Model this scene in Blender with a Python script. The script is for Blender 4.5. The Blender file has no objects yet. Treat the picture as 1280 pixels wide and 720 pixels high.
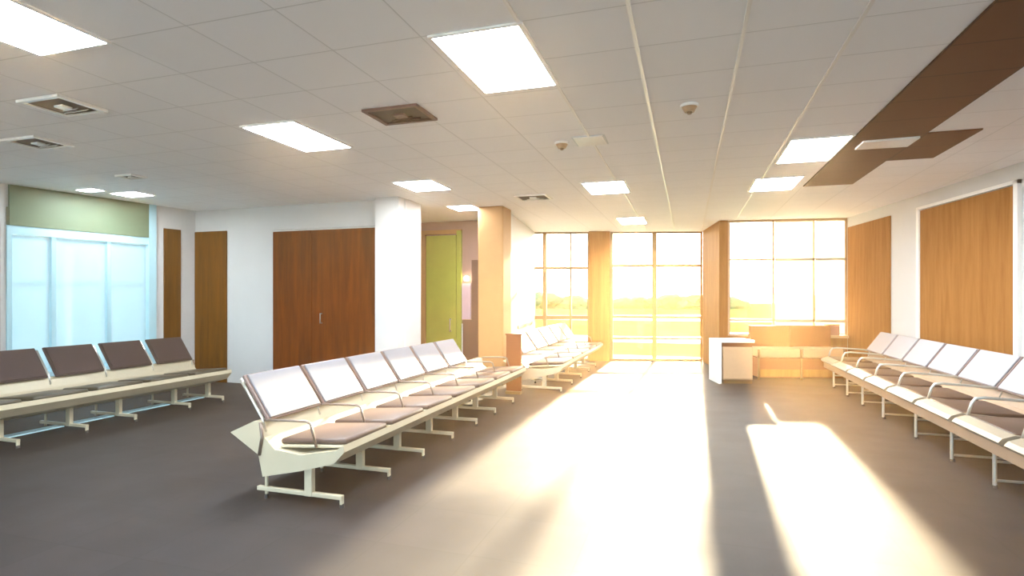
import bpy, bmesh, math, random
from mathutils import Vector, Matrix
random.seed(7)
SC = bpy.context.scene
COL = SC.collection
CEIL = 2.78

# ------------------------------------------------------------------ materials
def new_mat(name):
    m = bpy.data.materials.new(name); m.use_nodes = True
    nt = m.node_tree; nt.nodes.clear()
    out = nt.nodes.new('ShaderNodeOutputMaterial')
    return m, nt, out

def N(nt, kind, **kw):
    n = nt.nodes.new(kind)
    for k, v in kw.items(): setattr(n, k, v)
    return n

def coords(nt, scale, kind='Object'):
    tc = N(nt, 'ShaderNodeTexCoord'); mp = N(nt, 'ShaderNodeMapping')
    mp.inputs['Scale'].default_value = scale
    nt.links.new(tc.outputs[kind], mp.inputs['Vector'])
    return mp.outputs['Vector']

def principled(name, col, rough=.5, metal=0., var=.06, nscale=6., bump=0., spec=.5, coat=0.):
    m, nt, out = new_mat(name)
    b = N(nt, 'ShaderNodeBsdfPrincipled')
    v = coords(nt, (nscale,)*3)
    no = N(nt, 'ShaderNodeTexNoise'); no.inputs['Scale'].default_value = 1.; no.inputs['Detail'].default_value = 4
    nt.links.new(v, no.inputs['Vector'])
    r = N(nt, 'ShaderNodeValToRGB')
    r.color_ramp.elements[0].position = .3; r.color_ramp.elements[1].position = .7
    r.color_ramp.elements[0].color = tuple(c*(1-var) for c in col)+(1,)
    r.color_ramp.elements[1].color = tuple(min(1, c*(1+var)) for c in col)+(1,)
    nt.links.new(no.outputs['Fac'], r.inputs['Fac']); nt.links.new(r.outputs['Color'], b.inputs['Base Color'])
    b.inputs['Roughness'].default_value = rough; b.inputs['Metallic'].default_value = metal
    b.inputs['Specular IOR Level'].default_value = spec
    b.inputs['Coat Weight'].default_value = coat
    if bump:
        bp = N(nt, 'ShaderNodeBump'); bp.inputs['Strength'].default_value = bump
        n2 = N(nt, 'ShaderNodeTexNoise'); n2.inputs['Scale'].default_value = nscale*25
        nt.links.new(n2.outputs['Fac'], bp.inputs['Height']); nt.links.new(bp.outputs['Normal'], b.inputs['Normal'])
    nt.links.new(b.outputs[0], out.inputs[0])
    return m

def wood(name, c1, c2, rough=.55, axis='Z'):
    m, nt, out = new_mat(name)
    b = N(nt, 'ShaderNodeBsdfPrincipled')
    sc = {'Z': (9, 9, .7), 'X': (.7, 9, 9)}[axis]
    v = coords(nt, sc)
    no = N(nt, 'ShaderNodeTexNoise'); no.inputs['Scale'].default_value = 1.6; no.inputs['Detail'].default_value = 6
    no.inputs['Distortion'].default_value = .4
    nt.links.new(v, no.inputs['Vector'])
    v2 = coords(nt, tuple(s*5 for s in sc)); n2 = N(nt, 'ShaderNodeTexNoise'); n2.inputs['Scale'].default_value = 2.
    nt.links.new(v2, n2.inputs['Vector'])
    mx = N(nt, 'ShaderNodeMath', operation='ADD'); ml = N(nt, 'ShaderNodeMath', operation='MULTIPLY'); ml.inputs[1].default_value = .25
    nt.links.new(n2.outputs['Fac'], ml.inputs[0]); nt.links.new(no.outputs['Fac'], mx.inputs[0]); nt.links.new(ml.outputs[0], mx.inputs[1])
    r = N(nt, 'ShaderNodeValToRGB')
    r.color_ramp.elements[0].position = .42; r.color_ramp.elements[1].position = .82
    r.color_ramp.elements[0].color = c1+(1,); r.color_ramp.elements[1].color = c2+(1,)
    nt.links.new(mx.outputs[0], r.inputs['Fac']); nt.links.new(r.outputs['Color'], b.inputs['Base Color'])
    b.inputs['Roughness'].default_value = rough; b.inputs['Specular IOR Level'].default_value = .02
    nt.links.new(b.outputs[0], out.inputs[0])
    return m

def emit(name, col, strength):
    m, nt, out = new_mat(name)
    e = N(nt, 'ShaderNodeEmission'); e.inputs['Color'].default_value = col+(1,); e.inputs['Strength'].default_value = strength
    nt.links.new(e.outputs[0], out.inputs[0]); return m

def pane_glass(name):
    m, nt, out = new_mat(name)
    t = N(nt, 'ShaderNodeBsdfTransparent'); t.inputs['Color'].default_value = (.96, .97, .96, 1)
    g = N(nt, 'ShaderNodeBsdfGlossy'); g.inputs['Roughness'].default_value = .02
    f = N(nt, 'ShaderNodeFresnel'); f.inputs['IOR'].default_value = 1.35
    ms = N(nt, 'ShaderNodeMixShader')
    nt.links.new(f.outputs[0], ms.inputs[0]); nt.links.new(t.outputs[0], ms.inputs[1]); nt.links.new(g.outputs[0], ms.inputs[2])
    nt.links.new(ms.outputs[0], out.inputs[0]); return m

def blind_mat(name, tc=(.66, .77, .81), dc=(.5, .6, .64)):
    m, nt, out = new_mat(name)
    t = N(nt, 'ShaderNodeBsdfTranslucent'); t.inputs['Color'].default_value = tc+(1,)
    d = N(nt, 'ShaderNodeBsdfDiffuse'); d.inputs['Color'].default_value = dc+(1,)
    tr = N(nt, 'ShaderNodeBsdfTransparent'); tr.inputs['Color'].default_value = (.80, .94, 1., 1)
    m1 = N(nt, 'ShaderNodeMixShader'); m1.inputs[0].default_value = .35
    m2 = N(nt, 'ShaderNodeMixShader'); m2.inputs[0].default_value = .07
    nt.links.new(t.outputs[0], m1.inputs[1]); nt.links.new(d.outputs[0], m1.inputs[2])
    nt.links.new(m1.outputs[0], m2.inputs[1]); nt.links.new(tr.outputs[0], m2.inputs[2])
    nt.links.new(m2.outputs[0], out.inputs[0]); return m

def floor_mat():
    m, nt, out = new_mat('vinyl_floor')
    b = N(nt, 'ShaderNodeBsdfPrincipled')
    v = coords(nt, (1, 1, 1))
    br = N(nt, 'ShaderNodeTexBrick'); br.offset = 0.
    br.inputs['Scale'].default_value = 1.; br.inputs['Brick Width'].default_value = .55; br.inputs['Row Height'].default_value = .55
    br.inputs['Mortar Size'].default_value = .004; br.inputs['Mortar Smooth'].default_value = .4
    br.inputs['Color1'].default_value = (.025, .022, .023, 1); br.inputs['Color2'].default_value = (.030, .026, .027, 1)
    br.inputs['Mortar'].default_value = (.020, .018, .018, 1)
    nt.links.new(v, br.inputs['Vector'])
    no = N(nt, 'ShaderNodeTexNoise'); no.inputs['Scale'].default_value = 3.5; no.inputs['Detail'].default_value = 6
    nt.links.new(v, no.inputs['Vector'])
    mx = N(nt, 'ShaderNodeMixRGB', blend_type='MULTIPLY'); mx.inputs[0].default_value = .5
    r = N(nt, 'ShaderNodeValToRGB'); r.color_ramp.elements[0].color = (.6, .6, .6, 1); r.color_ramp.elements[1].color = (1.15, 1.12, 1.1, 1)
    r.color_ramp.elements[0].position = .3; r.color_ramp.elements[1].position = .7
    nt.links.new(no.outputs['Fac'], r.inputs['Fac'])
    nt.links.new(br.outputs['Color'], mx.inputs[1]); nt.links.new(r.outputs['Color'], mx.inputs[2])
    nt.links.new(mx.outputs[0], b.inputs['Base Color'])
    n3 = N(nt, 'ShaderNodeTexNoise'); n3.inputs['Scale'].default_value = 2.; nt.links.new(v, n3.inputs['Vector'])
    mr = N(nt, 'ShaderNodeMapRange'); mr.inputs['To Min'].default_value = .56; mr.inputs['To Max'].default_value = .68
    nt.links.new(n3.outputs['Fac'], mr.inputs['Value']); nt.links.new(mr.outputs[0], b.inputs['Roughness'])
    b.inputs['Specular IOR Level'].default_value = .2
    nt.links.new(b.outputs[0], out.inputs[0]); return m

TX, TY = .557, .48            # ceiling grid pitch
def tile_mat(name, col, joint, w=.010):
    m, nt, out = new_mat(name)
    b = N(nt, 'ShaderNodeBsdfPrincipled')
    tc = N(nt, 'ShaderNodeTexCoord'); mp = N(nt, 'ShaderNodeMapping')
    mp.inputs['Location'].default_value = (-.283+20*TX, -2.28+20*TY, 0)
    nt.links.new(tc.outputs['Object'], mp.inputs['Vector'])
    br = N(nt, 'ShaderNodeTexBrick'); br.offset = 0.
    br.inputs['Scale'].default_value = 1.; br.inputs['Brick Width'].default_value = TX; br.inputs['Row Height'].default_value = TY
    br.inputs['Mortar Size'].default_value = w*.5; br.inputs['Mortar Smooth'].default_value = .3
    br.inputs['Color1'].default_value = tuple(c*.98 for c in col)+(1,); br.inputs['Color2'].default_value = col+(1,)
    br.inputs['Mortar'].default_value = joint+(1,)
    nt.links.new(mp.outputs[0], br.inputs['Vector']); nt.links.new(br.outputs['Color'], b.inputs['Base Color'])
    b.inputs['Roughness'].default_value = .75
    no = N(nt, 'ShaderNodeTexNoise'); no.inputs['Scale'].default_value = 160
    bp = N(nt, 'ShaderNodeBump'); bp.inputs['Strength'].default_value = .12
    nt.links.new(no.outputs['Fac'], bp.inputs['Height']); nt.links.new(bp.outputs[0], b.inputs['Normal'])
    nt.links.new(b.outputs[0], out.inputs[0]); return m

def matte(name, c1, c2, scale):
    m, nt, out = new_mat(name)
    b = N(nt, 'ShaderNodeBsdfDiffuse'); v = coords(nt, (1, 1, 1))
    no = N(nt, 'ShaderNodeTexNoise'); no.inputs['Scale'].default_value = scale; no.inputs['Detail'].default_value = 8
    nt.links.new(v, no.inputs['Vector'])
    r = N(nt, 'ShaderNodeValToRGB'); r.color_ramp.elements[0].color = c1+(1,); r.color_ramp.elements[1].color = c2+(1,)
    nt.links.new(no.outputs['Fac'], r.inputs['Fac']); nt.links.new(r.outputs[0], b.inputs['Color'])
    nt.links.new(b.outputs[0], out.inputs[0]); return m

M = dict(
    floor=floor_mat(),
    tile=tile_mat('ceiling_tile', (.93, .93, .93), (.72, .72, .71)),
    brown_tile=tile_mat('brown_ceiling_tile', (.15, .050, .014), (.06, .018, .005)),
    rail=principled('white_rail', (.86, .84, .80), .3, var=.02),
    wall=principled('white_paint', (.60, .595, .585), .6, var=.02, bump=.03),
    green=principled('sage_paint', (.13, .18, .11), .55, var=.05),
    wood=wood('red_brown_wood', (.075, .010, .0002), (.165, .028, .0005)),
    wood_y=wood('brown_wood', (.075, .022, .0005), (.15, .050, .002)),
    tan=principled('tan_plaster', (.42, .22, .08), .6, var=.04),
    amber=wood('amber_and_hazed_wood', (.26, .105, .025), (.36, .16, .045)),  # right panels: red-brown wood lightened in colour for the haze over it
    mauve=principled('mauve_paint', (.34, .21, .18), .6, var=.04),
    brown_paint=principled('brown_paint', (.13, .06, .045), .5, var=.06),
    lime=principled('lime_paint', (.34, .36, .05), .45, var=.05),
    cream=principled('cream_enamel', (.52, .46, .33), .35, var=.03, coat=.2),
    steel=principled('satin_steel', (.66, .65, .60), .28, metal=.75, var=.03),
    arm=principled('bronzed_steel', (.22, .17, .14), .35, metal=.5, var=.05),
    lip=principled('ivory_shell', (.30, .26, .20), .45, var=.03, spec=.3),
    lip_tray=principled('warm_ivory_tray', (.36, .25, .17), .45, var=.03, spec=.3),
    sheen_vinyl_right=principled('lilac_sheen_vinyl', (.36, .35, .38), .55, var=.02, spec=.3),  # lilac white carries the sheen on the right row's backs
    umber=principled('umber_vinyl', (.065, .032, .020), .5, var=.08),
    dark=principled('dark_rubber', (.025, .02, .02), .5, var=.1),
    sheen_vinyl=principled('sheen_vinyl', (.20, .20, .225), .6, var=.02, spec=.2),  # sheen on brown backs painted as white, centre and far rows
    shaded_brown_vinyl=principled('shaded_brown_vinyl', (.040, .021, .022), .5, var=.08),  # brown backs darkened in colour for the unlit left row
    tan_vinyl=principled('taupe_vinyl', (.10, .060, .045), .42, var=.08),
    edge=principled('brown_edge', (.16, .10, .085), .4, var=.08),
    olive_vinyl=principled('dark_olive_vinyl', (.05, .045, .03), .35, var=.1),
    orange_vinyl=principled('orange_brown_vinyl', (.20, .048, .005), .5, var=.06),
    bronze=principled('bronze_frame', (.20, .11, .04), .4, var=.05),
    cyan_frame=principled('pale_blue_frame', (.42, .66, .74), .4, var=.03),
    glass=pane_glass('clear_glass'),
    blind=blind_mat('roller_blind'), added_blind=blind_mat('added_warm_blind', (.55, .52, .47), (.6, .58, .54)),
    lamp=emit('lamp_diffuser', (.94, .98, 1.), 23.),
    lamp_small=emit('wall_lamp_glow', (1, .85, .55), 6.),
    vent=principled('vent_metal', (.62, .64, .64), .4, var=.03),
    vent_dark=principled('vent_shadow_gap', (.05, .035, .03), .7, var=.1),
    lawn=matte('lawn', (.065, .13, .018), (.13, .20, .045), .6),
    road=matte('pale_concrete', (.58, .56, .53), (.66, .64, .60), 2.),
    leaf=principled('hedge_leaf', (.10, .14, .035), .8, var=.3),
    picture=principled('pale_mauve_board', (.55, .40, .47), .5, var=.05),
    pink=principled('pink_panel', (.36, .18, .15), .55, var=.05),
    blond=principled('blond_enamel', (.48, .31, .18), .4, var=.03),
)

# ------------------------------------------------------------------ mesh helpers
def link(name, bm, mat, parent=None, smooth=False):
    me = bpy.data.meshes.new(name)
    bmesh.ops.recalc_face_normals(bm, faces=bm.faces)
    bm.to_mesh(me); bm.free()
    for m in (mat if isinstance(mat, (list, tuple)) else [mat]): me.materials.append(m)
    if smooth:
        for p in me.polygons: p.use_smooth = True
    o = bpy.data.objects.new(name, me); COL.objects.link(o)
    if parent: o.parent = parent
    return o

def box(bm, x0, x1, y0, y1, z0, z1, bev=0., mi=0, rot=None):
    r = bmesh.ops.create_cube(bm, size=1)
    vs = r['verts']
    mt = Matrix.Translation(((x0+x1)/2, (y0+y1)/2, (z0+z1)/2)) @ Matrix.Diagonal((abs(x1-x0), abs(y1-y0), abs(z1-z0), 1))
    bmesh.ops.transform(bm, matrix=mt, verts=vs)
    fs = set(f for v in vs for f in v.link_faces)
    if bev:
        es = list(set(e for v in vs for e in v.link_edges))
        g = bmesh.ops.bevel(bm, geom=es, offset=bev, segments=2, affect='EDGES', profile=.5)
        fs = set(g['faces']) | set(f for v in g['verts'] for f in v.link_faces)
        vs = list(set(v for f in fs for v in f.verts))
    if rot is not None: bmesh.ops.transform(bm, matrix=rot, verts=vs)
    for f in fs: f.material_index = mi
    return vs

def prism(bm, pts, y0, y1):
    """closed x-z outline swept along y"""
    a = [bm.verts.new((p[0], y0, p[1])) for p in pts]
    b = [bm.verts.new((p[0], y1, p[1])) for p in pts]
    n = len(pts)
    for i in range(n):
        j = (i+1) % n
        bm.faces.new((a[i], a[j], b[j], b[i]))
    fa = bm.faces.new(a); fb = bm.faces.new(list(reversed(b)))
    bmesh.ops.triangulate(bm, faces=[fa, fb])

def slab(bm, pts, z0, z1):
    a = [bm.verts.new((p[0], p[1], z0)) for p in pts]; b = [bm.verts.new((p[0], p[1], z1)) for p in pts]
    n = len(pts)
    for i in range(n):
        j = (i+1) % n; bm.faces.new((a[i], a[j], b[j], b[i]))
    bm.faces.new(a); bm.faces.new(list(reversed(b)))

def tube(bm, pts, r, seg=8):
    P = [Vector(p) for p in pts]; rings = []
    for i, p in enumerate(P):
        d = ((P[i]-P[i-1]).normalized() if i else Vector()) + ((P[i+1]-P[i]).normalized() if i < len(P)-1 else Vector())
        d.normalize()
        up = Vector((0, 1, 0)) if abs(d.y) < .9 else Vector((1, 0, 0))
        s = d.cross(up).normalized(); t = d.cross(s)
        rings.append([bm.verts.new(p+r*(math.cos(k*math.tau/seg)*s+math.sin(k*math.tau/seg)*t)) for k in range(seg)])
    for a, b in zip(rings, rings[1:]):
        for k in range(seg): bm.faces.new((a[k], a[(k+1) % seg], b[(k+1) % seg], b[k]))
    bm.faces.new(rings[0]); bm.faces.new(list(reversed(rings[-1])))

def cyl(bm, x, y, z0, z1, r0, r1=None, seg=20):
    r1 = r0 if r1 is None else r1
    a = [bm.verts.new((x+r0*math.cos(k*math.tau/seg), y+r0*math.sin(k*math.tau/seg), z0)) for k in range(seg)]
    b = [bm.verts.new((x+r1*math.cos(k*math.tau/seg), y+r1*math.sin(k*math.tau/seg), z1)) for k in range(seg)]
    for k in range(seg): bm.faces.new((a[k], a[(k+1) % seg], b[(k+1) % seg], b[k]))
    bm.faces.new(a); bm.faces.new(list(reversed(b)))

def bx(name, mat, dims, parent=None, bev=0.):
    bm = bmesh.new(); box(bm, *dims, bev=bev); return link(name, bm, mat, parent)

def struct(o): o['kind'] = 'structure'; return o
def sbox(name, mat, dims, bev=0.): return struct(bx(name, mat, dims, None, bev))

def thing(name, label, cat, loc=(0, 0, 0), rz=0., group=None):
    o = bpy.data.objects.new(name, None); COL.objects.link(o); o.empty_display_size = .1
    o.location = loc; o.rotation_euler.z = rz; o['label'] = label; o['category'] = cat
    if group: o['group'] = group
    return o
def tag(o, label, cat, group=None):
    o['label'] = label; o['category'] = cat
    if group: o['group'] = group
    return o
def frame_empty(name, loc, rz):
    o = bpy.data.objects.new(name, None); COL.objects.link(o); o.empty_display_size = .1
    o.location = loc; o.rotation_euler.z = rz; o['kind'] = 'structure'; return o
def dup(root, loc, rz=None, label=None):
    r = root.copy(); COL.objects.link(r); r.location = loc
    if rz is not None: r.rotation_euler.z = rz
    if label: r['label'] = label
    for ch in list(root.children):
        c = ch.copy(); COL.objects.link(c); c.parent = r
        for g in list(ch.children):
            d = g.copy(); COL.objects.link(d); d.parent = c
    return r

# ------------------------------------------------------------------ shell
# floor: the outline of the room with its angled side walls and window wall
def rw(y): return 3.05-.154*(y-9.03)          # right wall line
def lw(y): return -7.82+.178*(y-6.52)         # left wall line
def ww(x): return 12.62+.285*x                # window wall line
room = [(lw(-2.6), -2.6), (rw(-2.6), -2.6), (rw(11.3), 11.3), (.70, 11.02), (.55, 11.0), (.32, 12.71), (-3.3, 11.68),
        (-3.3, 9.75), (-5.2, 9.75), (-5.2, 7.3), (-7.70, 7.3)]
bm = bmesh.new(); slab(bm, [(-9.8, -2.8), (5.1, -2.8), (3.2, 11.5), (.9, 11.25), (.6, 11.2), (.42, 12.85), (-3.4, 11.82), (-3.5, 9.9), (-5.4, 9.9), (-5.4, 7.6), (-7.9, 7.6)], -.12, 0)
struct(link('floor', bm, M['floor']))
bm = bmesh.new(); slab(bm, [(-9.8, -2.8), (5.1, -2.8), (3.2, 11.5), (.9, 11.25), (.6, 11.2), (.42, 12.85), (-3.4, 11.82), (-3.5, 9.9), (-5.4, 9.9), (-5.4, 7.6), (-7.9, 7.6)], CEIL, CEIL+.15)
struct(link('ceiling', bm, M['tile']))

# long runners of the ceiling grid, white put in for light they catch
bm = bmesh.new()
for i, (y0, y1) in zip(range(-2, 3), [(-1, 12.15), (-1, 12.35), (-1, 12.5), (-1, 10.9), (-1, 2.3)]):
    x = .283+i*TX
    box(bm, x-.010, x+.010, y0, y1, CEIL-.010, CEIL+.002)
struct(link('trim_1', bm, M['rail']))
# brown tile bands set under the ceiling at the right
bm = bmesh.new()
gx = .283+2*TX
slab(bm, [(gx, -2.), (gx+.557, -2.), (gx+.557, 5.66), (2.36, 5.66), (2.36, 6.66), (1.95, 6.66), (1.95, 7.9), (gx, 7.9)], CEIL-.012, CEIL+.004)
struct(link('trim_2', bm, M['brown_tile']))
bm = bmesh.new(); slab(bm, [(1.5, 5.74), (1.93, 5.72), (1.93, 6.02), (1.5, 6.0)], CEIL-.03, CEIL-.010)
struct(link('trim_3', bm, M['rail']))

# left wall (turned a little): window opening between y=4.78 and 6.52, slit door beyond
ang = math.atan(.178)
def left_wall_piece(bm, y0, y1, z0, z1, th=.14, off=0.):
    # thickness grows outwards (-x)
    slab(bm, [(lw(y0)+off, y0), (lw(y1)+off, y1), (lw(y1)-th, y1), (lw(y0)-th, y0)], z0, z1)
bm = bmesh.new()
left_wall_piece(bm, -2.6, 4.78, 0, CEIL); left_wall_piece(bm, 6.52, 7.34, 0, CEIL)
left_wall_piece(bm, 4.78, 6.52, 0, .30); left_wall_piece(bm, 4.78, 6.52, 2.50, CEIL)
struct(link('wall_left', bm, M['wall']))
bm = bmesh.new(); left_wall_piece(bm, 4.80, 6.46, 2.27, CEIL-.003, .10, .03)
struct(link('trim_4', bm, M['green']))
bm = bmesh.new(); left_wall_piece(bm, -2.0, 4.78, 0, .36, .02, .012); left_wall_piece(bm, 4.78, 6.5, 0, .30, .02, .012)
struct(link('baseboard_left', bm, M['wood_y']))
# window in the left wall
win = frame_empty('window_1', (0, 0, 0), 0)
bm = bmesh.new()
for y0, y1, z0, z1, off in [(4.78, 4.83, .30, 2.27, .02), (6.455, 6.56, .30, CEIL-.004, .035), (4.83, 6.455, 2.16, 2.27, .02), (4.83, 6.455, .30, .38, .02)]:
    left_wall_piece(bm, y0, y1, z0, z1, .10, off)
link('window_frame', bm, M['cyan_frame'], win)
for y in (5.27, 5.93):
    bm = bmesh.new(); left_wall_piece(bm, y-.025, y+.025, .38, 2.16, .08, .01); link('mullion', bm, M['cyan_frame'], win)
for a, b in ((4.83, 5.245), (5.295, 5.905), (5.955, 6.455)):
    bm = bmesh.new(); left_wall_piece(bm, a, b, .38, 2.16, .105, -.095); link('pane', bm, M['glass'], win)
bm = bmesh.new(); left_wall_piece(bm, 4.83, 6.455, 1.53, 1.55, .12, -.11); link('transom', bm, M['cyan_frame'], win)
for a, b in ((4.835, 5.24), (5.30, 5.90), (5.96, 6.45)):
    bm = bmesh.new(); left_wall_piece(bm, a, b, .42, 2.155, .032, -.03)
    o = link('roller_blind', bm, M['blind'])
    tag(o, {4.835: 'pale blue roller blind over the leftmost window bay', 5.30: 'pale blue roller blind over the middle bay of the left window',
            5.96: 'pale blue roller blind over the window bay nearest the slim wood panel'}[a], 'blind', 'roller blinds in the left window')
# slim wooden panel and the wooden door at the left edge of view
def left_panel(name, y0, y1, z1, mat):
    bm = bmesh.new(); left_wall_piece(bm, y0, y1, 0, z1, .02, .014); return struct(link(name, bm, mat))
left_panel('door_1', 6.69, 6.95, 2.44, M['wood_y'])
left_panel('door_2', 3.85, 4.715, 2.26, M['wood'])

# cross wall with wood doors
sbox('wall_back_left', M['wall'], (-7.85, -3.86, 7.20, 7.45, 0, CEIL))
d = struct(bx('door_3', M['wood_y'], (-7.69, -7.05, 7.175, 7.21, 0, 2.43)))
def wood_double(name, xa, xm, xb, y, z1, mat):
    root = frame_empty(name, (0, 0, 0), 0)
    bm = bmesh.new(); box(bm, xa, xm-.004, y-.03, y+.01, .01, z1, .004); link('door_leaf', bm, mat, root)
    bm = bmesh.new(); box(bm, xm+.004, xb, y-.03, y+.01, .01, z1, .004); lf = link('door_leaf', bm, mat, root)
    bm = bmesh.new(); tube(bm, [(xm+.18, y-.03, .98), (xm+.18, y-.07, .98), (xm+.18, y-.07, 1.12), (xm+.18, y-.03, 1.12)], .008)
    h = link('door_handle', bm, M['steel'], lf, True)
    bm = bmesh.new()
    box(bm, xa-.02, xa, y-.02, y+.01, 0, z1+.02); box(bm, xb, xb+.02, y-.02, y+.01, 0, z1+.02); box(bm, xa, xb, y-.02, y+.01, z1, z1+.02)
    link('door_frame', bm, M['wall'], root)
wood_double('door_4', -6.14, -5.43, -4.29, 7.2, 2.38, M['wood'])
sbox('trim_5', M['wall'], (-6.17, -4.27, 7.165, 7.205, 2.405, CEIL-.004))
# white pilaster
sbox('wall_pilaster', M['wall'], (-4.25, -3.88, 7.02, 7.72, 0, CEIL))

# recessed bay behind the pilaster
sbox('wall_bay_left', M['tan'], (-5.2, -5.08, 7.45, 9.72, 0, CEIL))
sbox('wall_bay_back', M['mauve'], (-5.2, -2.95, 9.62, 9.76, 0, CEIL))
root = frame_empty('door_5', (0, 0, 0), 0)
bx('door_leaf', M['lime'], (-4.71, -4.10, 9.585, 9.62, 0, 2.52), root)
bx('door_frame', M['tan'], (-4.84, -4.72, 9.57, 9.62, 0, 2.60), root)
bx('door_frame', M['lime'], (-4.08, -3.99, 9.56, 9.62, 0, 2.60), root)
bx('door_frame', M['tan'], (-4.84, -3.99, 9.57, 9.62, 2.54, 2.62), root)
bm = bmesh.new(); tube(bm, [(-4.2, 9.58, .74), (-4.2, 9.53, .74), (-4.2, 9.53, .96), (-4.2, 9.58, .96)], .014); link('door_handle', bm, M['steel'], root, True)
sbox('baseboard_bay', M['brown_paint'], (-3.98, -2.96, 9.60, 9.63, 0, .95))
sbox('door_6', M['brown_paint'], (-3.79, -3.3, 9.585, 9.63, .95, 2.05))
t = thing('wall_lamp', 'small round glowing lamp on the mauve wall beside the lime door', 'lamp', (-3.88, 9.62, 1.71))
bm = bmesh.new(); box(bm, -.03, .03, -.02, -.002, -.05, .05, .004); link('wall_plate', bm, M['steel'], t)
bm = bmesh.new(); bmesh.ops.create_icosphere(bm, subdivisions=3, radius=.05, matrix=Matrix.Translation((0, -.065, 0))); link('lamp_globe', bm, M['lamp_small'], t, True)
t = thing('notice_board', 'pale mauve notice board under the small round wall lamp', 'board', (-3.9, 9.62, 1.3))
bx('board', M['picture'], (-.085, .085, -.025, -.002, -.34, .32), t); bx('board_frame', M['blond'], (-.1, .1, -.018, -.001, -.36, -.34), t)
bx('door_edge', M['wall'], (-.14, -.07, -.03, -.002, -1.1, -.42), t).name = 'lower_strip'

# tan column at the corner and the white side wall with a pink strip
bm = bmesh.new(); box(bm, -3.14, -2.72, 8.2, 8.62, 0, CEIL, .02); struct(link('wall_column', bm, M['tan']))
bm = bmesh.new(); slab(bm, [(-2.92, 8.62), (-2.80, 8.62), (-3.17, 11.72), (-3.32, 11.68)], 0, CEIL); struct(link('wall_side', bm, M['wall']))
bm = bmesh.new(); slab(bm, [(-2.79, 8.63), (-2.775, 8.63), (-2.84, 9.35), (-2.87, 9.35)], 0, 2.02); struct(link('door_7', bm, M['pink']))
bm = bmesh.new(); slab(bm, [(-2.92, 9.55), (-2.88, 9.55), (-3.13, 11.4), (-3.17, 11.4)], .80, .86); struct(link('trim_6', bm, M['bronze']))

# window wall
def ww_piece(bm, x0, x1, z0, z1, th=.12, fr=0.):
    slab(bm, [(x0, ww(x0)-fr), (x1, ww(x1)-fr), (x1, ww(x1)+th), (x0, ww(x0)+th)], z0, z1)
def window(name, x0, x1, mulls, trans, z0, z1, mat, wm=.035):
    r = frame_empty(name, (0, 0, 0), 0)
    bm = bmesh.new()
    ww_piece(bm, x0, x0+.05, z0, z1, .08); ww_piece(bm, x1-.05, x1, z0, z1, .08)
    ww_piece(bm, x0+.05, x1-.05, z0, z0+.05, .08); ww_piece(bm, x0+.05, x1-.05, z1-.03, z1, .08)
    link('window_frame', bm, mat, r)
    for m_, w in mulls:
        bm = bmesh.new(); ww_piece(bm, m_-w/2, m_+w/2, z0+.05, z1-.03, .07, .02); link('mullion', bm, mat, r)
    for t_, w in trans:
        bm = bmesh.new(); ww_piece(bm, x0+.05, x1-.05, t_-w/2, t_+w/2, .16); link('transom', bm, mat, r)
    xs = [x0+.05]+[m_[0] for m_ in mulls]+[x1-.05]
    for a, b in zip(xs, xs[1:]):
        bm = bmesh.new(); slab(bm, [(a, ww(a)+.03), (b, ww(b)+.03), (b, ww(b)+.036), (a, ww(a)+.036)], z0+.05, z1-.03); link('pane', bm, M['glass'], r)
window('window_2', -3.22, -2.02, [(-2.96, .07), (-2.42, .03)], [(2.0, .05), (.93, .08)], .0, CEIL-.005, M['bronze'])
window('window_3', -1.60, .30, [(-.69, .09)], [(2.05, .05), (.95, .045), (.48, .05)], .0, CEIL-.005, M['bronze'])
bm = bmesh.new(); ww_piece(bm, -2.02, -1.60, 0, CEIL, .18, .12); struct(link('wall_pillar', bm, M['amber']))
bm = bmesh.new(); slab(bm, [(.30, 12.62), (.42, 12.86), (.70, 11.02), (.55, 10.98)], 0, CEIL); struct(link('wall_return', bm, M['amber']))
# right part of the window wall, nearer, over a low wall
def rr(x): return 11.0+.13*(x-.55)
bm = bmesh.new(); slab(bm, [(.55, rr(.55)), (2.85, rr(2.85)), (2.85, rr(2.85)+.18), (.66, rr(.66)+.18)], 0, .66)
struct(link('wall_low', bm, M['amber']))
r = frame_empty('window_4', (0, 0, 0), 0)
def rbox(nm, x0, x1, z0, z1, m_, y0=.0, th=.06):
    bm = bmesh.new(); slab(bm, [(x0, rr(x0)+y0), (x1, rr(x1)+y0), (x1, rr(x1)+y0+th), (x0, rr(x0)+y0+th)], z0, z1); return link(nm, bm, m_, r)
rbox('window_frame', .70, 2.72, .66, .70, M['blond']); rbox('window_frame', .70, 2.72, CEIL-.04, CEIL-.005, M['blond'])
rbox('window_frame', .70, .74, .70, CEIL-.04, M['blond']); rbox('window_frame', 2.66, 2.72, .70, CEIL-.04, M['blond'])
rbox('mullion', 1.46, 1.50, .70, CEIL-.04, M['blond']); rbox('mullion', 2.14, 2.17, .70, CEIL-.04, M['blond'])
rbox('transom', .74, 2.66, .93, .97, M['blond']); rbox('transom', .74, 2.66, 2.04, 2.07, M['blond'])
rbox('pane', .74, 2.66, .70, CEIL-.04, M['glass'], .03, .006)

for a, b, lab in ((1.505, 2.135, 'added warm white sun-blocking blind over the middle bay of the window behind the box bench'),
                  (2.175, 2.655, 'narrower added warm white sun-blocking blind next to the corner, behind the box bench')):
    bm = bmesh.new(); slab(bm, [(a, rr(a)-.02), (b, rr(b)-.02), (b, rr(b)-.014), (a, rr(a)-.014)], .72, CEIL-.045)  # blinds added to keep the sun off the right seat row
    tag(link('roller_blind', bm, M['added_blind']), lab, 'blind', 'added sun-blocking blinds in the right window')
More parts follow.
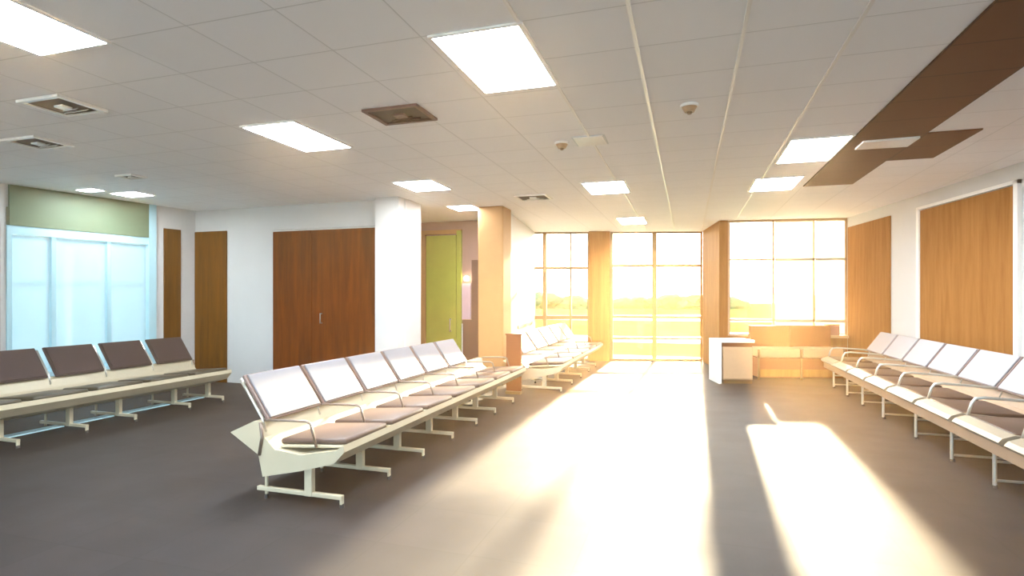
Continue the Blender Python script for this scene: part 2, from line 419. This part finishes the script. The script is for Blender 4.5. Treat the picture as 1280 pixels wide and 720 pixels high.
# right wall with two wood panels, haze glow put into their amber, white header
bm = bmesh.new(); slab(bm, [(rw(-2.6), -2.6), (rw(11.33), 11.33), (rw(11.33)+.15, 11.40), (rw(-2.6)+.15, -2.6)], 0, CEIL); struct(link('wall_right', bm, M['wall']))
def right_panel(name, y0, y1, z0, z1, mat, off=.02):
    bm = bmesh.new(); slab(bm, [(rw(y0)-off, y0), (rw(y1)-off, y1), (rw(y1)+.01, y1), (rw(y0)+.01, y0)], z0, z1); return struct(link(name, bm, mat))
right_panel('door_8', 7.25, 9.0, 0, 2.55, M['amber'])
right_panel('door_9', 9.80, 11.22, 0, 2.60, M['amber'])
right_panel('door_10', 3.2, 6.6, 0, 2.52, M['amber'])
bm = bmesh.new()
for y0, y1 in ((7.19, 7.25), (9.0, 9.06)): slab(bm, [(rw(y0)-.04, y0), (rw(y1)-.04, y1), (rw(y1)+.01, y1), (rw(y0)+.01, y0)], 0, 2.6)
slab(bm, [(rw(7.19)-.04, 7.19), (rw(9.06)-.04, 9.06), (rw(9.06)+.01, 9.06), (rw(7.19)+.01, 7.19)], 2.56, 2.60)
struct(link('trim_7', bm, M['rail']))
sbox('wall_behind', M['wall'], (-9.5, 5.0, -2.75, -2.6, 0, .12))
sbox('wall_behind_upper', M['wall'], (-9.5, 5.0, -2.75, -2.6, 2.68, CEIL))
r = frame_empty('added_window_5', (0, 0, 0), 0)  # unseen window added behind the camera to brighten the ceiling
for k in range(8): bx('mullion', M['rail'], (-9.4+k*2.03, -9.3+k*2.03, -2.74, -2.62, .12, 2.68), r)
bx('pane', M['glass'], (-9.3, 4.81, -2.69, -2.68, .12, 2.68), r)

# ------------------------------------------------------------------ beam benches
def bench(name, label, loc, rz, n, p, n_back, panel, frame, pad_m, gap=.03, style='tee', feet=None, first_back=0, rail=False, lip=False, arms=True):
    """local +x is the way the seats face, y runs along the row"""
    t = thing(name, label, 'bench', loc, rz, 'rows of linked waiting room seats')
    L = n*p
    prof = [(.03, .415), (.035, .37), (-.04, .29), (-.30, .22), (-.60, .155), (-.635, .30), (-.87, .435), (-.67, .525), (-.62, .525), (-.585, .42), (-.50, .345), (-.30, .325), (-.03, .375)]
    if lip:
        prof = [(.02, .34), (.02, .25), (-.20, .24), (-.50, .24), (-.62, .30), (-.80, .47), (-.66, .525), (-.62, .525), (-.585, .42), (-.50, .345), (-.30, .315), (-.03, .33)]
    bm = bmesh.new(); prism(bm, prof, -.01, L+.01); link('seat_tray', bm, M['cream'] if not lip else M['lip_tray'], t)
    for e in (0, 1):
        ye = -.012 if e == 0 else L+.012
        bm = bmesh.new(); tube(bm, [(-.615, ye, .52), (-.60, ye, .42), (-.625, ye, .30)], .012); link('end_seam', bm, M['arm'], t, True)
    for k in range(n):
        y0 = k*p+.035; y1 = (k+1)*p-.035
        # seat pan + cushion
        R = Matrix.Translation((-.25, 0, .40)) @ Matrix.Rotation(-.07, 4, 'Y') @ Matrix.Translation((.25, 0, -.40))
        bm = bmesh.new()
        if lip:
            prism(bm, [(-.50, .365), (-.06, .385), (.0, .37), (.05, .345), (.075, .37), (.05, .40), (-.02, .425), (-.50, .39)], y0, y1)
            mat = M['lip']
        else:
            box(bm, -.50, .03, y0, y1, .365, .385, .008, rot=R); mat = M['cream']
        pan = link('seat_pan', bm, mat, t)
        bm = bmesh.new()
        if lip: box(bm, -.47, -.03, y0+.03, y1-.03, .40, .432, .014)
        else: box(bm, -.50, .02, y0+.01, y1-.01, .385, .425, .016, rot=R)
        link('seat_pad', bm, pad_m, pan, True)
    for k in range(first_back, first_back+n_back):
        y0 = k*p+gap/2; y1 = (k+1)*p-gap/2
        tilt = math.atan2(.21, .30); Lb = .365
        R = Matrix.Translation((-.565, 0, .535)) @ Matrix.Rotation(-tilt, 4, 'Y')
        bm = bmesh.new(); box(bm, -.028, -.004, y0, y1, 0, Lb, .008, rot=R); b = link('backrest', bm, frame, t)
        i = .018
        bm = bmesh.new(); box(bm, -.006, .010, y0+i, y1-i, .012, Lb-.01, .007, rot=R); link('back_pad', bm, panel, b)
    # struts that carry the backs
    for k in range(first_back, first_back+n_back+1):
        y = min(max(k*p, .02), L-.02)
        bm = bmesh.new(); tube(bm, [(-.60, y, .45), (-.625, y, .54), (-.81, y, .80)], .011); link('back_strut', bm, M['steel'], t, True)
    for k in range(n+1) if arms else []:
        y = min(max(k*p, .012), L-.012)
        bm = bmesh.new()
        if lip: tube(bm, [(-.60, y, .53), (-.54, y, .545), (-.16, y, .565), (-.10, y, .555), (-.075, y, .52), (-.03, y, .36)], .012)
        else: tube(bm, [(-.60, y, .53), (-.54, y, .536), (-.27, y, .545), (-.235, y, .53), (-.19, y, .38)], .009)
        link('armrest', bm, M['steel'] if lip else M['arm'], t, True)
    feet = feet if feet is not None else [.04+k*p for k in range(n)]
    for y in feet:
        bm = bmesh.new()
        if style == 'tee':
            box(bm, -.285, -.225, y-.02, y+.02, .05, .26, .006)
            box(bm, -.67, .0, y-.016, y+.016, .05, .08, .006)
            box(bm, -.018, .0, y-.014, y+.014, .02, .07, .004)
            tube(bm, [(-.60, y, .03), (-.60, y, .18)], .012)
        else:
            tube(bm, [(.0, y, .02), (.0, y, .25)], .014); tube(bm, [(-.60, y, .02), (-.60, y, .27)], .014)
            tube(bm, [(.0, y, .055), (-.60, y, .055)], .010); tube(bm, [(.0, y, .19), (-.60, y, .19)], .010)
        lg = link('leg', bm, M['cream'] if style == 'tee' else M['steel'], t)
        for x in (-.009, -.60):
            bm = bmesh.new(); cyl(bm, x, y, 0, .025, .018, .013, 12); link('foot', bm, M['dark'], lg)
    if rail:  # flat pale strips stand in for window light lying on the floor
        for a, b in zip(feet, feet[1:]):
            bm = bmesh.new(); box(bm, -.40, -.28, a+.03, b-.03, .045, .06, .004); link('floor_light_strip', bm, M['cyan_frame'], t)
    return t

# centre row, faces right (+x)
bench('beam_bench', 'long row of seats with sheen-whitened backs and taupe pads standing left of the aisle', (-2.13, 3.10, 0), 0, 7, .60, 6, M['sheen_vinyl'], M['edge'], M['tan_vinyl'],
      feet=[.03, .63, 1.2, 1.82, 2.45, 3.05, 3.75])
# left row, faces right, backs coloured dark for lack of light
bench('beam_bench', 'row of seats with shade-darkened brown backs on cream frames under the left window', (-5.77, 2.37, 0), 0, 6, .592, 6, M['shaded_brown_vinyl'], M['shaded_brown_vinyl'], M['olive_vinyl'],
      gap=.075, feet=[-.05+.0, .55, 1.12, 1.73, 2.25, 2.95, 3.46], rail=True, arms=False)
# right row, faces left
bench('beam_bench', 'row of seats with sheen-whitened backs and rounded pale seat fronts along the right wall', (2.09, 10.03, 0), math.pi, 8, .776, 8, M['sheen_vinyl_right'], M['edge'], M['umber'],
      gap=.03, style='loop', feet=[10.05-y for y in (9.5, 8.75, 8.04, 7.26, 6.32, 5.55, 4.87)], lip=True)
# far row left of the aisle
bench('beam_bench', 'small far row of seats with sheen-whitened backs beside the tan column, near the windows', (-1.72, 7.8, 0), 0, 5, .78, 5, M['sheen_vinyl'], M['edge'], M['tan_vinyl'],
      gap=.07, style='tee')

# boxy seats facing the camera in front of the right window
sr = math.atan(.285)
t = thing('box_bench', 'orange-brown two-seat bench with box base in front of the glaring window', 'bench', (1.12, 10.10, 0), sr*.9)
for k in range(2):
    x0 = k*.69+.005; x1 = (k+1)*.69-.005
    bm = bmesh.new(); prism(bm, [(0, 0)]*0 or [(x0, .50), (x1, .50), (x1-.01, .875), (x0+.01, .875)], .42, .50); link('backrest', bm, M['orange_vinyl'], t)
    bx('seat_cushion', M['blond'], (x0+.015, x1-.015, -.02, .42, .36, .52), t, .02)
    b = bx('base', M['orange_vinyl'], (x0, x1, .0, .46, .03, .355), t, .008)
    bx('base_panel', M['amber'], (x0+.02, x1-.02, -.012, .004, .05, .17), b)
for k in (0, 1, 2):
    bx('side_post', M['bronze'], (k*.69-.012, k*.69+.012, -.01, .02, .0, .50), t)

t = thing('side_cabinet', 'pale box cabinet with a white frame at the end of the orange bench', 'cabinet', (.47, 9.42, 0), sr*.9)
bx('top', M['rail'], (-.02, .54, -.03, .48, .65, .69), t, .006)
bx('side_panel', M['rail'], (-.02, .03, -.03, .48, .0, .65), t, .006)
bx('body', M['blond'], (.06, .52, .0, .46, .06, .58), t, .008)
bx('recess', M['orange_vinyl'], (.06, .52, .03, .46, .58, .65), t)
bx('plinth', M['bronze'], (.08, .52, .03, .44, .0, .06), t)
bm = bmesh.new(); box(bm, .07, .51, -.012, .0, .08, .55, .005); link('door', bm, M['blond'], t)

t = thing('small_box', 'small pinkish box on the ledge of the right window', 'box', (2.42, 11.10, .70), .1)
bm = bmesh.new(); box(bm, -.11, .11, -.05, .05, 0, .17, .01); link('box_body', bm, M['pink'], t)
bx('box_lid', M['blond'], (-.115, .115, -.055, .055, .17, .19), t)
sbox('trim_8', M['blond'], (.74, 2.66, 10.99, 11.3, .655, .70))

# low brown panel at the end of the far row
t = thing('low_screen', 'low brown screen panel standing at the end of the far seat row', 'screen', (-2.35, 7.55, 0))
bx('panel', M['orange_vinyl'], (-.11, .11, .0, .035, .04, .83), t, .004)
bx('panel_cap', M['orange_vinyl'], (-.12, .12, -.005, .04, .83, .85), t)
bx('panel_foot', M['bronze'], (-.11, .11, -.04, .075, .0, .04), t)

# ------------------------------------------------------------------ ceiling fittings
def ceiling_light(loc, w, l, label, rz=0):
    t = thing('ceiling_light', label, 'ceiling light', loc, rz, 'square-cornered light panels set in the ceiling')
    bm = bmesh.new(); f = .018
    box(bm, -w/2-f, w/2+f, -l/2-f, -l/2, -.012, .0); box(bm, -w/2-f, w/2+f, l/2, l/2+f, -.012, .0)
    box(bm, -w/2-f, -w/2, -l/2, l/2, -.012, .0); box(bm, w/2, w/2+f, -l/2, l/2, -.012, .0)
    link('light_frame', bm, M['rail'], t)
    bx('diffuser', M['lamp'], (-w/2, w/2, -l/2, l/2, -.008, -.001), t)
    return t
Z = CEIL-.001
for x, y, w, l, lab in [
    (-1.08, 3.20, .50, .85, 'largest glowing ceiling panel, top centre of the photo'),
    (-3.27, 4.16, .50, .80, 'glowing ceiling panel just left of the brown-throated vent'),
    (-3.33, 1.86, .52, .85, 'glowing ceiling panel cut off by the top left corner of the photo'),
    (-3.20, 6.42, .50, .60, 'glowing ceiling panel just in front of the white pilaster'),
    (-1.00, 7.25, .50, .76, 'glowing ceiling panel in the middle distance before the aisle window'),
    (1.13, 6.00, .48, .90, 'glowing ceiling panel beside the brown ceiling band'),
    (1.03, 7.65, .50, .80, 'glowing ceiling panel beyond the one at the brown ceiling band'),
    (-.98, 10.50, .46, .85, 'farthest glowing ceiling panel, close to the aisle window'),
    (-3.36, 8.20, .40, .45, 'glowing ceiling panel in the recessed bay over the lime door'),
    (-7.25, 5.75, .42, .30, 'small glowing ceiling panel near the sage band of the left wall'),
    (-7.50, 5.36, .30, .16, 'tiny narrow glowing ceiling panel hugging the left wall'),
]:
    ceiling_light((x, y, Z), w, l, lab)

def vent(loc, w, l, rz, label, plate=M['rail']):
    t = thing('ceiling_vent', label, 'vent', loc, rz, 'square air diffusers in the ceiling')
    bm = bmesh.new(); f = .03
    box(bm, -w/2, w/2, -l/2, -l/2+f, -.018, 0); box(bm, -w/2, w/2, l/2-f, l/2, -.018, 0)
    box(bm, -w/2, -w/2+f, -l/2+f, l/2-f, -.018, 0); box(bm, w/2-f, w/2, -l/2+f, l/2-f, -.018, 0)
    link('vent_frame', bm, plate, t)
    bx('vent_throat', M['vent_dark'], (-w/2+f, w/2-f, -l/2+f, l/2-f, -.006, -.001), t)
    for k in range(4):
        s = .5-.115*(k+1)
        bm = bmesh.new(); R = Matrix.Translation((0, l*s, -.012)) @ Matrix.Rotation(math.radians(40), 4, 'X')
        box(bm, -w*s, w*s, -.018, .018, -.0015, .0015, rot=R)
        link('vent_blade', bm, plate, t)
    bx('vent_centre', plate, (-w*.1, w*.1, -l*.1, l*.1, -.022, -.008), t)
    return t
vent((-2.12, 3.87, Z), .46, .36, 0, 'brown-throated square air vent between two glowing panels', M['brown_paint'])
vent((-4.40, 2.95, Z), .42, .36, 0, 'square pale air vent with one dark edge at the upper left')
vent((-5.66, 3.58, Z), .42, .34, 0, 'square pale air vent next to the left edge of the photo')
vent((-2.08, 7.62, Z), .46, .40, 0, 'faint square air vent in front of the tan column')
vent((-6.2, 4.9, Z), .26, .2, 0, 'small thin air vent in the ceiling before the left window')

def detector(loc, label):
    t = thing('smoke_detector', label, 'smoke detector', loc)
    bm = bmesh.new(); cyl(bm, 0, 0, -.02, 0, .065); link('detector_base', bm, M['rail'], t)
    bm = bmesh.new(); cyl(bm, 0, 0, -.055, -.02, .035, .055); link('detector_head', bm, M['blond'], t)
    bm = bmesh.new(); cyl(bm, 0, 0, -.07, -.055, .014, .02, 10); link('detector_sensor', bm, M['bronze'], t)
detector((-1.10, 5.02, Z), 'round detector beside a white ceiling plate')
detector((.01, 4.32, Z), 'round detector alone between the two bright ceiling runners')
t = thing('ceiling_plate', 'thin white square plate on the ceiling beside a round detector', 'ceiling plate', (-.84, 5.03, Z))
bx('plate', M['rail'], (-.13, .13, -.14, .14, -.012, 0), t, .003); bx('plate_rim', M['vent'], (-.145, .145, -.155, .155, -.005, 0), t)

# ------------------------------------------------------------------ outdoors
bm = bmesh.new(); box(bm, -120, 120, -120, 170, -.5, -.25); o = link('lawn', bm, M['lawn']); struct(o)
bm = bmesh.new(); box(bm, -120, 120, 20.5, 23.5, -.25, -.235); box(bm, -60, 60, -60, -2.9, -.25, -.10); box(bm, -60, -10.5, -2.9, 12, -.25, -.10); box(bm, -120, 120, 15.0, 15.8, -.25, -.235); box(bm, -120, 120, 40, 44, -.25, -.235); o = link('path_and_bounce_slab', bm, M['road']); struct(o)  # unseen slab behind the hall added to bounce daylight onto the ceiling
for i, (x, y, w, h_) in enumerate([(-22, 80, 16, 1.7), (-1, 86, 18, 1.4), (22, 82, 15, 1.8), (-44, 84, 16, 2.)]):
    bm = bmesh.new()
    for k in range(70):
        a = random.uniform(-1, 1); rr_ = random.uniform(.7, 1.5)
        zz = random.uniform(0, 1)*h_*(1-a*a*.5)
        mt = Matrix.Translation((a*w/2, random.uniform(-1.5, 1.5), zz-.2)) @ Matrix.Diagonal((rr_*1.4, rr_, rr_*.8, 1))
        bmesh.ops.create_icosphere(bm, subdivisions=2, radius=1, matrix=mt)
    for v in bm.verts: v.co += Vector((random.uniform(-.15, .15), random.uniform(-.15, .15), random.uniform(-.15, .15)))
    o = link('distant_hedge', bm, M['leaf']); o.location = (x, y, -.25)
    tag(o, ['pale distant hedge seen through the aisle window, left part', 'pale distant hedge straight behind the aisle window',
            'pale distant hedge behind the glaring right window', 'pale distant hedge behind the window left of the brown pillar'][i], 'hedge', 'hedges on the horizon')
t = thing('lamp_post', 'thin lamp post outside, seen in the left half of the aisle window', 'lamp post', (-3.6, 27, -.25))
bm = bmesh.new(); cyl(bm, 0, 0, 0, 2.9, .05, .03, 10); link('pole', bm, M['vent'], t, True)
bm = bmesh.new(); box(bm, -.04, .4, -.06, .06, 2.88, 2.95, .01); link('lamp_head', bm, M['vent'], t)

# ------------------------------------------------------------------ haze: added volume that stands in for the window glare, tinted orange
m, nt, out = new_mat('glare_haze')
vs = N(nt, 'ShaderNodeVolumeScatter'); vs.inputs['Color'].default_value = (1., .64, .30, 1)
vs.inputs['Density'].default_value = .0078; vs.inputs['Anisotropy'].default_value = .65
nt.links.new(vs.outputs[0], out.inputs['Volume'])
bm = bmesh.new(); slab(bm, [(-9.7, -2.7), (5.0, -2.7), (3.1, 11.45), (.8, 11.35), (.5, 12.9), (-3.4, 11.80), (-5.3, 9.8), (-7.8, 7.5)], -.05, CEIL+.05)
haze = link('haze', bm, m); haze['kind'] = 'stuff'; tag(haze, 'added orange-tinted haze standing in for the window glare', 'haze')

# ------------------------------------------------------------------ light
EL = math.atan(.222)
az = math.atan(.022)                       # sun stands slightly right of the hall's axis
sun_dir = Vector((math.sin(az)*math.cos(EL), math.cos(az)*math.cos(EL), math.sin(EL)))
sl = bpy.data.lights.new('sun', 'SUN'); sl.energy = 14.; sl.angle = math.radians(1.6); sl.color = (1., .78, .50)
so = bpy.data.objects.new('sun', sl); COL.objects.link(so); so.rotation_euler = (-sun_dir).to_track_quat('-Z', 'Y').to_euler()

w = bpy.data.worlds.new('sky'); SC.world = w; w.use_nodes = True; nt = w.node_tree; nt.nodes.clear()
out = nt.nodes.new('ShaderNodeOutputWorld'); bg = nt.nodes.new('ShaderNodeBackground')
sky = nt.nodes.new('ShaderNodeTexSky'); sky.sky_type = 'NISHITA'; sky.sun_disc = False
sky.sun_elevation = math.radians(12); sky.sun_rotation = az; sky.dust_density = 1.5; sky.ozone_density = 3.; sky.air_density = 1.0
nt.links.new(sky.outputs[0], bg.inputs['Color']); bg.inputs['Strength'].default_value = .17
bg2 = nt.nodes.new('ShaderNodeBackground'); bg2.inputs['Color'].default_value = (.72, .88, 1., 1); bg2.inputs['Strength'].default_value = 1.25   # even high cloud
add = nt.nodes.new('ShaderNodeAddShader')
nt.links.new(bg.outputs[0], add.inputs[0]); nt.links.new(bg2.outputs[0], add.inputs[1])
nt.links.new(add.outputs[0], out.inputs['Surface'])

# ------------------------------------------------------------------ camera
cam = bpy.data.cameras.new('camera'); cam.sensor_width = 36; cam.lens = 700/1280*36; cam.shift_y = 12/1280
co = bpy.data.objects.new('camera', cam); COL.objects.link(co)
co.location = (0, 0, 1.36); co.rotation_euler = (math.radians(90), 0, math.atan(220/700))
cam.clip_start = .05; cam.clip_end = 500
SC.camera = co
SC.view_settings.view_transform = 'Standard'; SC.view_settings.look = 'None'; SC.view_settings.gamma = 1; SC.view_settings.use_curve_mapping = False
SC.view_settings.exposure = 1.85
SC.cycles.volume_bounces = 1; SC.cycles.max_bounces = 10; SC.cycles.diffuse_bounces = 7; SC.cycles.transparent_max_bounces = 12
SC.cycles.use_denoising = True
SC.cycles.sample_clamp_indirect = 8
